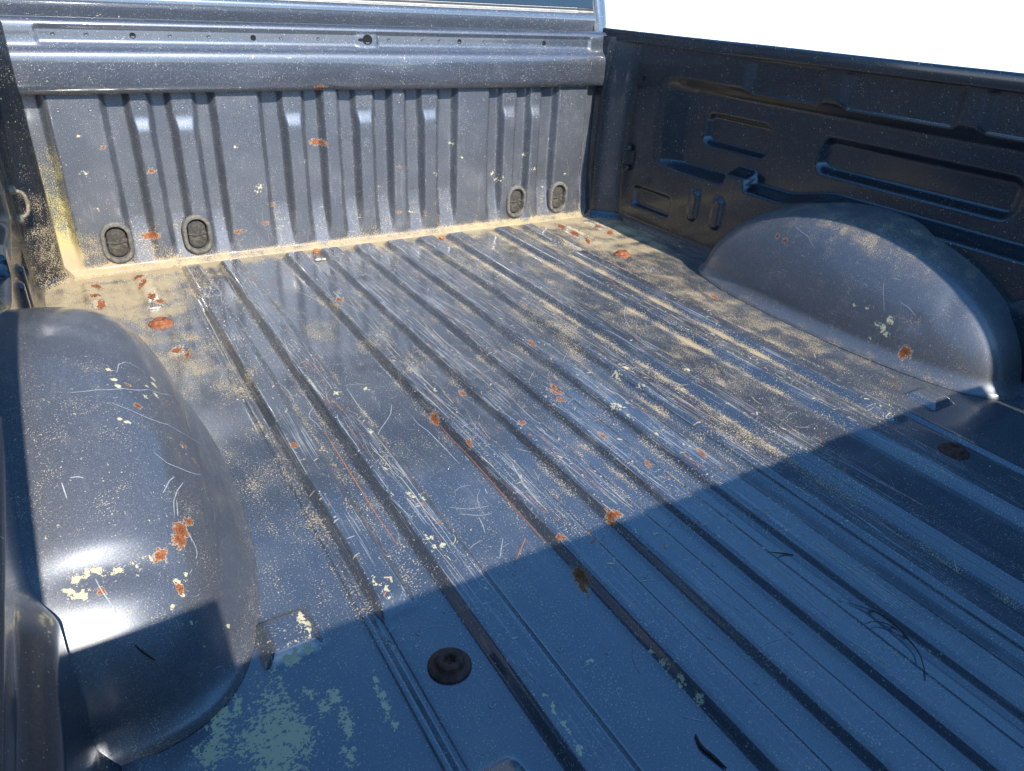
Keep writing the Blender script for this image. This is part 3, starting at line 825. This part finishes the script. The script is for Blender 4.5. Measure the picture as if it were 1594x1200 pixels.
for s in (-1, 1):
    bm = bmesh.new()
    bmesh.ops.create_cube(bm, size=1.0)
    bmesh.ops.scale(bm, vec=(0.130, 0.075, 0.56), verts=bm.verts)
    bmesh.ops.bevel(bm, geom=bm.edges[:], offset=0.006, segments=2, affect='EDGES')
    o = bm_obj('corner_post', bm, M_CAB, truck)
    o.location = (s*0.821, -0.095, 0.267)

# --- back of the cab -------------------------------------------------------------------------
cp = [(2.005, 0.20), (2.004, 0.45), (1.998, 0.520), (1.990, 0.545), (1.984, 0.560), (1.983, 0.572), (1.987, 0.580), (1.994, 0.5835)]
P = np.zeros((60, len(cp), 3))
for j, (y, z) in enumerate(cp):
    P[:, j, 0] = np.linspace(-0.90, 0.787, 60); P[:, j, 1] = y; P[:, j, 2] = z
z0 = np.zeros(P.shape[:2])
cab = grid_obj('cab_back', P, M_CAB, truck, dict(dust=z0+0.05, rust=z0, chip=z0, wear=z0+0.2, pollen=z0), flip=True)
cab['label'] = 'rear wall of the cab under the tinted window'
def slab(name, x0, x1, y0, z0_, z1, lean, mat, parent, th=0.006):
    bm = bmesh.new()
    bmesh.ops.create_cube(bm, size=1.0)
    for v in bm.verts:
        t = v.co.z+0.5
        v.co = Vector((x0+(x1-x0)*(v.co.x+0.5), y0 + lean*t + th*(v.co.y+0.5), z0_+(z1-z0_)*t))
    bmesh.ops.bevel(bm, geom=bm.edges[:], offset=min(th, z1-z0_, x1-x0)*0.25, segments=2, affect='EDGES')
    return bm_obj(name, bm, mat, parent, smooth=False)
slab('window_trim', -0.90, 0.783, 1.990, 0.5840, 0.5895, 0.001, M_TRIM, cab, 0.008)
slab('window_seal', -0.90, 0.785, 1.993, 0.5900, 0.5960, 0.002, M_SEAL, cab, 0.008)
slab('rear_window', -0.90, 0.785, 1.997, 0.5965, 1.00, 0.10, M_GLASS, cab, 0.006)
slab('window_seal', 0.7865, 0.7965, 1.991, 0.50, 1.00, 0.10, M_SEAL, cab, 0.012)
bm = bmesh.new()
pts = [(0.798, 1.985), (0.806, 1.978), (0.830, 1.982), (0.850, 1.995), (0.865, 2.02), (0.87, 2.08), (0.80, 2.08)]
rings = []
for z in (0.10, 0.50, 0.56, 0.60, 0.80, 1.00):
    t = max(0, z-0.54)
    rings.append([bm.verts.new((x-0.10*t, y+0.24*t, z)) for x, y in pts])
for a, b in zip(rings, rings[1:]):
    for k in range(len(pts)):
        bm.faces.new((a[k], a[(k+1) % len(pts)], b[(k+1) % len(pts)], b[k]))
pil = bm_obj('cab_pillar', bm, M_CAB, truck)
rp = [(2.105, 1.000), (2.110, 1.030), (2.135, 1.060), (2.20, 1.085), (2.40, 1.105), (2.80, 1.110), (3.20, 1.090)]
P = np.zeros((40, len(rp), 3))
for j, (y, z) in enumerate(rp):
    P[:, j, 0] = np.linspace(-0.82, 0.82, 40); P[:, j, 1] = y; P[:, j, 2] = z - 0.05*np.abs(np.linspace(-1, 1, 40))**4
z0 = np.zeros(P.shape[:2])
grid_obj('cab_roof', P, M_CAB, truck, dict(dust=z0, rust=z0, chip=z0, wear=z0+0.1, pollen=z0), flip=True)
#DETAILS
FLOOR_SCR = [[(-.4182,1.0626,.0039),(-.4309,1.0477,.0001),(-.4398,1.0291,.0001),(-.4337,1.008,.0002),(-.4326,.9855,.0002)],[(-.302,1.0083,.0001),(-.3163,.9797,.0001),(-.334,.959,-.0),(-.3488,.9443,-.0),(-.3678,.9171,.0135)],[(-.287,.9542,-.0002),(-.2887,.9324,-.0002),(-.2831,.9076,-.0002),(-.2808,.8538,-.0001),(-.2801,.8004,-.0001)],[(-.3505,1.0954,-.0002),(-.3544,1.0218,.0001),(-.3526,.9681,.0)],[(-.3403,.7129,.0),(-.3187,.6969,.0001),(-.2916,.6909,.0001)],[(-.3349,.6944,-.0),(-.3136,.6786,.0001),(-.296,.6741,.0001)],[(-.3149,.6762,.0001),(-.318,.6581,.0001),(-.3233,.6431,.0001)],[(-.3074,.6232,.0001),(-.3203,.6061,.0001),(-.3308,.5914,.0)],[(.1275,.6973,.0159),(.0227,.6306,.0125),(-.0354,.5826,.0157)]]
FLOOR_RUST_SCR = [[(-.4305,.9759,.0002),(-.4322,.8957,.0003),(-.4338,.8102,.0002),(-.4354,.734,.0002),(-.4339,.6726,.0002)],[(-.2599,.92,.0037),(-.2609,.871,.0021),(-.26,.8075,.0035),(-.2608,.7268,.0024),(-.2617,.6542,.0016),(-.2632,.5877,.0008)],[(-.2813,.6094,.0002),(-.3042,.5881,.0001),(-.321,.573,.0001)]]
FLOOR_TAN_SCR = [[(-.5045,1.6737,-.0024),(-.5057,1.4575,-.0012),(-.51,1.2633,.0017),(-.507,1.1342,-.0007)],[(.1997,.8697,.0006),(.2017,.8369,.0025),(.207,.8237,.0104)],[(.0455,.8707,.0164),(.0563,.8474,.0163),(.053,.799,.0162)]]
LEFT_SCR = [[(-.7451,.8082,.2321),(-.7203,.8137,.2272),(-.6956,.8238,.2187),(-.6701,.8408,.2016),(-.6475,.8752,.1726)],[(-.6974,.8543,.2241),(-.6928,.8746,.2237),(-.6847,.8872,.2195),(-.6751,.8863,.2118),(-.6678,.8825,.2041)],[(-.71,.7929,.2193),(-.6949,.7859,.2102),(-.6783,.7835,.1973),(-.6602,.793,.1788),(-.6416,.8097,.1484),(-.624,.8511,.108)],[(-.6288,.9304,.1293),(-.6328,.8712,.1375),(-.6344,.8366,.1365)],[(-.6824,.7313,.184),(-.6728,.7248,.1719),(-.6605,.7287,.1571),(-.6389,.757,.1253)],[(-.6838,.6839,.1641),(-.6751,.7017,.1641),(-.6691,.7107,.1613)],[(-.6788,.6629,.1475),(-.6748,.6795,.1525),(-.6688,.6963,.154),(-.662,.71,.151)],[(-.6758,.6628,.144),(-.674,.6734,.1482),(-.673,.6807,.1511)],[(-.6708,.6508,.13),(-.6665,.6453,.1199),(-.666,.6348,.1109),(-.6689,.6315,.1122)],[(-.7652,.6901,.1978),(-.7633,.6818,.1937),(-.7622,.6751,.1903)],[(-.7583,.6943,.1989),(-.7519,.6953,.1984),(-.746,.6923,.196)],[(-.7536,.6093,.1408),(-.751,.5966,.1332),(-.7428,.579,.1164)]]
RIGHT_SCR = [[(.7123,1.0539,.1905),(.7003,1.0055,.1816),(.6904,.9751,.1652)],[(.6883,.7958,.1463),(.6827,.7877,.1292),(.6739,.7691,.0954)],[(.6802,.8319,.1322),(.6807,.8214,.1316)],[(.6843,.7503,.1217),(.6861,.7292,.1183),(.6858,.7111,.106)]]
PANEL_SCR = [[(-.33,1.8751,.3802),(-.3103,1.8753,.3399),(-.285,1.8755,.3025),(-.2639,1.881,.2752)],[(-.1141,1.8873,.2123),(-.106,1.8751,.1915)],[(.3132,1.8749,.2078),(.3345,1.875,.1976),(.3497,1.875,.1858)],[(.3952,1.8998,.1517),(.4094,1.8911,.1676),(.4145,1.8802,.1583)],[(-.3211,1.8754,.2893),(-.2967,1.8755,.2926)],[(-.3455,1.875,.2384),(-.3267,1.8753,.2448),(-.2993,1.8754,.2462)],[(-.2966,1.8751,.2045),(-.2974,1.8753,.1573),(-.2901,1.8753,.1245),(-.2872,1.8753,.1078)],[(.2335,1.9,.2755),(.2559,1.897,.2751)],[(.2738,1.8749,.1012),(.3099,1.8749,.0925)],[(-.1211,1.8994,.1807),(-.0808,1.8749,.1831)],[(.092,1.875,.2872),(.1329,1.9005,.283)],[(.088,1.875,.2759),(.1364,1.9004,.2711)],[(.1863,1.8754,.2833),(.2216,1.9001,.2794)],[(.6133,1.8749,.1615),(.6794,1.8749,.1573)]]
TWIGS = [[(.0027,.3278,-.0003),(.0132,.3113,-.0001),(.0171,.2893,.0034),(.0151,.2681,.0014),(.0119,.2542,-.0001),(.0064,.2365,-.0001),(-.0271,.2147,.0158),(-.038,.2065,.0161)],[(-.0314,.2887,.0159),(.0044,.2921,-.0002),(.0144,.2781,.0006),(.0158,.2671,.002)],[(-.7361,.561,.092),(-.7304,.5562,.0828),(-.7233,.5525,.0734)],[(-.2876,.285,.0),(-.293,.2723,.0001),(-.2893,.2588,.0001),(-.2872,.2443,.0002)],[(-.03,.4267,.0156),(.0011,.428,-.0004),(.014,.4179,-.0001)]]
BITS = [(-.1708,1.8315,.0004),(-.1851,1.7714,.0002),(.1897,1.8165,-.0005),(-.1695,1.7673,.0011),(.3736,1.3262,.0164),(.086,1.0892,-.0)]
# --- scratches: hair-thin marks that follow each sheet --------------------------------------
class Sheet:
    """bilinear sampler over a grid mesh of nu x nv points"""
    def __init__(s, ob, nu, nv, sign=1):
        co = np.empty(nu*nv*3, dtype=np.float32)
        ob.data.vertices.foreach_get('co', co)
        s.P = co.reshape(nu, nv, 3).astype(np.float64)
        du = np.gradient(s.P, axis=0); dv = np.gradient(s.P, axis=1)
        nn = np.cross(du, dv)*sign
        s.Nn = nn/np.maximum(np.linalg.norm(nn, axis=-1, keepdims=True), 1e-12)
        s.nu, s.nv = nu, nv
    def at(s, a, b):
        a = min(max(a, 0), s.nu-1.001); b = min(max(b, 0), s.nv-1.001)
        i, j = int(a), int(b); f, g = a-i, b-j
        def q(A):
            return (A[i, j]*(1-f)+A[i+1, j]*f)*(1-g)+(A[i, j+1]*(1-f)+A[i+1, j+1]*f)*g
        return q(s.P), q(s.Nn)
    def nearest(s, p):
        d = ((s.P-np.array(p))**2).sum(-1)
        k = int(d.argmin())
        return k//s.nv, k % s.nv

def ribbon(V, F, sheet, path, width):
    """path: list of (a, b) sheet coordinates"""
    pts = [sheet.at(a, b) for a, b in path]
    n = len(pts)
    base = len(V)
    for k, (p, nn) in enumerate(pts):
        t = pts[min(k+1, n-1)][0]-pts[max(k-1, 0)][0]
        side = np.cross(nn, t); L = np.linalg.norm(side)
        if L < 1e-9:
            side = np.array((1.0, 0, 0)); L = 1
        w = width*0.5*(0.35+0.65*math.sin(math.pi*(k+0.5)/n)**0.5)
        side = side/L*w
        q = p+nn*0.00035
        V.append(q-side); V.append(q+side)
    for k in range(n-1):
        F.append((base+2*k, base+2*k+1, base+2*k+3, base+2*k+2))

def resample(path, step):
    out = []
    for (a, b), (c, d) in zip(path, path[1:]):
        k = max(1, int(math.hypot(c-a, d-b)/step))
        for t in range(k):
            out.append((a+(c-a)*t/k, b+(d-b)*t/k))
    out.append(path[-1])
    if len(out) > 4:
        arr = np.array(out, dtype=float)
        for _ in range(3):
            arr[1:-1] = 0.25*arr[:-2]+0.5*arr[1:-1]+0.25*arr[2:]
        out = [tuple(v) for v in arr]
    return out

def scratch_obj(parent, V, F, mat):
    o = mesh_obj('scratch_marks', V, F, mat, parent, smooth=False)
    o['kind'] = 'stuff'
    return o

def scratch_mat(name, col):
    return simple_mat(name, col, 0.7, var=0.25, scale=200)
M_SCR = scratch_mat('pale_scratch', (0.34, 0.36, 0.39))
M_SCR_TAN = scratch_mat('tan_scratch', (0.50, 0.43, 0.28))
M_SCR_RUST = scratch_mat('rusty_scratch', (0.38, 0.15, 0.065))

fs = Sheet(floor, nfx, nfy)
def fp(x, y):
    return ((x+0.815)/0.0032, (y+0.06)/0.0040)
sets = {0: ([], []), 1: ([], []), 2: ([], [])}
R_ = random.Random(11)
rib_c = [c for c, hw, sl, h, y0, y1 in RIBS if abs(c) < 0.5 and y0 < 0]
def floor_path(pts):
    return [fp(x, y) for x, y in pts]
for k in range(2600):
    kind = R_.random()
    y = 0.12+1.72*R_.random()**0.85
    if kind < 0.62:          # long rubs along the rib tops, cargo slid in and out
        x = R_.choice(rib_c)+R_.uniform(-0.020, 0.020)
        L = R_.uniform(0.02, 0.16)*R_.random()**0.8+0.010; ang = math.pi/2+R_.gauss(0.02, 0.06); bend = R_.gauss(0, 0.10)
    elif kind < 0.965:        # short random nicks
        x = R_.uniform(-0.54, 0.60); L = R_.uniform(0.006, 0.035); ang = R_.uniform(0, math.pi); bend = R_.gauss(0, 0.7)
    else:                    # loose curved strokes
        x = R_.uniform(-0.52, 0.58); L = R_.uniform(0.04, 0.16); ang = R_.gauss(math.pi*0.45, 0.5); bend = R_.gauss(0, 0.5)
    if y < 0.58 and R_.random() < 0.72:
        continue
    if abs(x) > 0.56 and 0.5 < y < 1.35:
        continue
    n = max(3, int(L/0.004))
    px, py, a = x, y, ang
    pts = []
    for i in range(n):
        pts.append((px, py)); px += math.cos(a)*L/n; py += math.sin(a)*L/n; a += bend/n+R_.gauss(0, 0.02)
    if not all(0.0 < q[1] < 1.85 for q in pts):
        continue
    zp = [fs.at(*fp(*q))[0][2] for q in pts]
    keep = [q for q, zv in zip(pts, zp) if not (0.0012 < zv < 0.0145)]
    if len(keep) < len(pts):
        run = []
        best = []
        for q, zv in zip(pts, zp):
            if not (0.0012 < zv < 0.0145):
                run.append(q)
                best = run if len(run) > len(best) else best
            else:
                run = []
        pts = best
    if len(pts) < 3:
        continue
    c = R_.random()
    s_ = 0 if c < 0.60 else (1 if c < 0.90 else 2)
    ribbon(*sets[s_], fs, floor_path(pts), R_.choice((0.0003, 0.0004, 0.0005, 0.0006, 0.0008, 0.0011)))
# paint knocked off in little flakes along the rib tops
for k in range(260):
    x = R_.choice(rib_c)+R_.uniform(-0.02, 0.02); y = 0.45+1.35*R_.random()
    L = R_.uniform(0.003, 0.011); a = R_.uniform(0, math.pi)
    ribbon(*sets[R_.choice((0, 1, 1, 2))], fs, floor_path([(x+math.cos(a)*L*t, y+math.sin(a)*L*t) for t in (0, 0.3, 0.6, 1)]), R_.uniform(0.0015, 0.0035))
for lines, s_, w in ((FLOOR_SCR[:-1], 0, 0.0011), (FLOOR_RUST_SCR, 2, 0.0015), (FLOOR_TAN_SCR, 1, 0.0012)):
    for ln in lines:
        ribbon(*sets[s_], fs, resample([fp(p[0], p[1]) for p in ln], 1.2), w)
for s_, mt in ((0, M_SCR), (1, M_SCR_TAN), (2, M_SCR_RUST)):
    scratch_obj(floor, *sets[s_], mt)

# front panel
ps = Sheet(panel, npx, npz, -1)
V, F = [], []
for ln in PANEL_SCR:
    ribbon(V, F, ps, resample([ps.nearest(p) for p in ln], 1.0), 0.0013)
for k in range(170):
    a, b = R_.uniform(10, npx-10), R_.uniform(6, npz-12)
    L = R_.uniform(2, 10); t = R_.choice((R_.gauss(0, 0.3), R_.uniform(0, math.pi))); bend = R_.gauss(0, 0.5)
    pts = []
    for i in range(8):
        pts.append((a, b)); a += math.cos(t)*L/8*1.4; b += math.sin(t)*L/8; t += bend/8
    ribbon(V, F, ps, pts, R_.choice((0.0005, 0.0008, 0.0012)))
scratch_obj(panel, V, F, M_SCR)

# wheel housings
for ob, lines, sg in ((well_l, LEFT_SCR, 1), (well_r, RIGHT_SCR, -1)):
    ws = Sheet(ob, 150, 240, sg)
    V, F = [], []
    for ln in lines:
        ribbon(V, F, ws, resample([ws.nearest(p) for p in ln], 0.7), 0.0011)
    for k in range(28):
        a, b = R_.uniform(34, 143), R_.uniform(14, 225)
        L = R_.uniform(0.8, 4.5); t = R_.uniform(0, math.pi); bend = R_.gauss(0, 0.7)
        pts = []
        for i in range(8):
            pts.append((a, b)); a += math.cos(t)*L/8; b += math.sin(t)*L/8*1.5; t += bend/8
        ribbon(V, F, ws, pts, R_.choice((0.0004, 0.0005, 0.0007, 0.0010)))
    scratch_obj(ob, V, F, M_SCR)

# --- spot welds pressed into the floor flats --------------------------------------------------
wm = None
for k, (x, y) in enumerate([(-0.300, 0.408), (-0.345, 0.436), (-0.327, 0.560), (-0.290, 0.585), (-0.185, 0.478), (-0.190, 0.560), (-0.095, 0.455),
                            (-0.090, 0.540), (0.000, 0.520), (-0.095, 0.330), (-0.185, 0.370), (0.090, 0.500), (-0.430, 0.545), (-0.470, 0.530),
                            (-0.445, 0.410), (-0.500, 0.540), (-0.300, 0.80), (-0.437, 0.80), (0.000, 0.335), (-0.185, 0.300)]):
    if wm is None:
        bm = bmesh.new()
        lathe(bm, [(0.0042, -0.0002), (0.0038, 0.0005), (0.0030, 0.0006), (0.0024, 0.0002), (0.0010, 0.0001)], 14)
        w = bm_obj('spot_weld', bm, M_FLOOR, floor); wm = w.data
    else:
        w = link(bpy.data.objects.new('spot_weld', wm), floor)
    w.location = (x, y, float(floor_z(np.array([x]), np.array([y]))[0]))

# weld dimples on the header and along the tops of the panel ribs
def dimple(parent, x, y, z, mat):
    me = wd.get(mat.name)
    if me is None:
        bm = bmesh.new()
        lathe(bm, [(0.0046, -0.0004), (0.0040, 0.0006), (0.0032, 0.0007), (0.0024, 0.0001), (0.0010, 0.0000)], 14, Matrix.Rotation(math.radians(90), 4, 'X'))
        o = bm_obj('spot_weld', bm, mat, parent); wd[mat.name] = o.data
    else:
        o = link(bpy.data.objects.new('spot_weld', me), parent)
    o.location = (x, y, z)
wd = {}
hs_ = Sheet(header, len(np.arange(-0.775, 0.7755, 0.0040)), len(pr), -1)
for x in (-0.66, -0.60, -0.44, -0.36, -0.20, -0.11, 0.07, 0.16, 0.21, 0.34, 0.43, 0.48, 0.60, 0.66):
    a, b = hs_.nearest((x, 1.876, 0.508))
    q = hs_.P[a, b]
    dimple(header, q[0], q[1]-0.0002, q[2], M_HEADER)
for c, hw, sh in PR:
    for dx in ((0,) if hw < 0.03 else (-0.03, 0.03)):
        for zz_ in (0.362,):
            x = c+dx
            dimple(panel, x, float(panel_y(np.array([x]), np.array([zz_]))[0])-0.0002, zz_, M_PANEL)

# --- loose sand drifted along the foot of the front panel ---------------------------------------
xs = np.arange(-0.745, 0.735, 0.004)
ts = np.linspace(0, 1, 12)
Xs, Ts = np.meshgrid(xs, ts, indexing='ij')
wid = 0.016+0.020*fbm(Xs, Xs*0, 14, 8)+0.022*sm(-0.35, -0.70, Xs)
hgt = 0.0035+0.005*fbm(Xs, Xs*0+5, 22, 18)
Ys = YB+0.004-wid*Ts
Zs = floor_z(Xs, Ys)+hgt*(1-Ts)**1.6*(0.7+0.6*vnoise(Xs, Ys, 160, 4)) - 0.0012*Ts
drift = grid_obj('loose_sand', np.stack([Xs, Ys, Zs], -1), M_SAND, None, flip=False)
drift['kind'] = 'stuff'
drift['label'] = 'pale sand drifted along the foot of the front panel'
drift['category'] = 'sand'

# grains of grit scattered over the floor
V, F = [], []
G = random.Random(5)
oct_f = [(0, 2, 4), (2, 1, 4), (1, 3, 4), (3, 0, 4)]
cnt = 0
while cnt < 4200:
    u = G.random()
    if u < 0.35:
        x, y = G.uniform(-0.76, 0.74), 1.84-abs(G.gauss(0, 0.12))
    elif u < 0.55:
        x, y = G.uniform(0.170, 0.200), 0.15+1.5*G.random()
    elif u < 0.70:
        x, y = G.uniform(0.27, 0.62), 0.6+1.1*G.random()
    elif u < 0.85:
        x, y = G.uniform(-0.62, -0.40), 1.1+0.72*G.random()
    else:
        x, y = G.uniform(-0.55, 0.6), 0.3+1.5*G.random()
    if abs(x) > 0.56 and 0.48 < y < 1.36:
        continue
    r = G.uniform(0.0004, 0.0010)*(1.6 if G.random() < 0.05 else 1)
    z = float(fs.at(*fp(x, y))[0][2])
    b = len(V)
    V += [(x+r, y, z+r*0.3), (x-r, y, z+r*0.3), (x, y+r*1.2, z+r*0.3), (x, y-r*1.1, z+r*0.3), (x+r*0.2, y, z+r*1.5)]
    F += [tuple(b+i for i in f) for f in oct_f]
    cnt += 1
grit = mesh_obj('grit', V, F, M_GRIT, None, smooth=False)
grit['kind'] = 'stuff'
grit['label'] = 'fine pale grit scattered over the cargo floor'
grit['category'] = 'grit'

# small stones and flakes
def stone(name, x, y, r, mat, label, seed, flat=0.7):
    g = random.Random(seed)
    bm = bmesh.new()
    bmesh.ops.create_icosphere(bm, subdivisions=2, radius=r)
    for v in bm.verts:
        v.co *= 1+g.uniform(-0.16, 0.16)
        v.co.z *= flat; v.co.x *= 1.15
    o = bm_obj(name, bm, mat, None, smooth=False)
    o.location = (x, y, float(floor_z(np.array([x]), np.array([y]))[0])+r*flat*0.75)
    o.rotation_euler[2] = g.uniform(0, 6)
    o['label'] = label; o['category'] = 'stone'
    return o
stone('pebble', BITS[0][0], BITS[0][1], 0.0085, M_PEBBLE, 'rounded orange pebble at the front of the floor, left of centre', 1)
stone('pebble', BITS[2][0], BITS[2][1], 0.0075, M_PEBBLE, 'small orange pebble near the middle of the front panel foot', 2)
stone('stone_chip', BITS[1][0], BITS[1][1], 0.0075, M_GRIT, 'flat tan stone chip just behind the orange pebble', 3, 0.35)
stone('stone_chip', BITS[3][0], BITS[3][1], 0.0060, M_GRIT, 'pale stone chip lying right of the orange pebble', 4, 0.4)

# twigs and dry stalks
TL = ['long curved dark stalk lying across the shaded ribs, lower right', 'short dark stalk crossing the long curved one',
      'thin brown twig on the shaded left wheel housing', 'dark pointed leaf blade at the bottom edge of the floor', 'short straight dark twig on the shaded floor']
TR = [0.0008, 0.0006, 0.0010, 0.0020, 0.0010]
for k, pts in enumerate(TWIGS):
    pts = [Vector(p) for p in pts]
    P2 = []
    for a, b in zip(pts, pts[1:]):
        for t in range(4):
            P2.append(a.lerp(b, t/4))
    P2.append(pts[-1])
    for _ in range(3):
        P2 = [P2[0]]+[P2[i-1]*0.25+P2[i]*0.5+P2[i+1]*0.25 for i in range(1, len(P2)-1)]+[P2[-1]]
    n = len(P2)
    P2 = [p+Vector((0, 0, TR[k]*(1.0 if k not in (0, 1) else 1.2+5*math.sin(math.pi*i/(n-1))))) for i, p in enumerate(P2)]
    bm = bmesh.new()
    tube(bm, P2, [TR[k]*(0.35+0.65*math.sin(math.pi*(i+0.4)/n)) for i in range(n)], 6)
    o = bm_obj('leaf_blade' if k == 3 else 'twig', bm, M_TWIG, None)
    o['label'] = TL[k]; o['category'] = 'leaf' if k == 3 else 'twig'
#end DETAILS
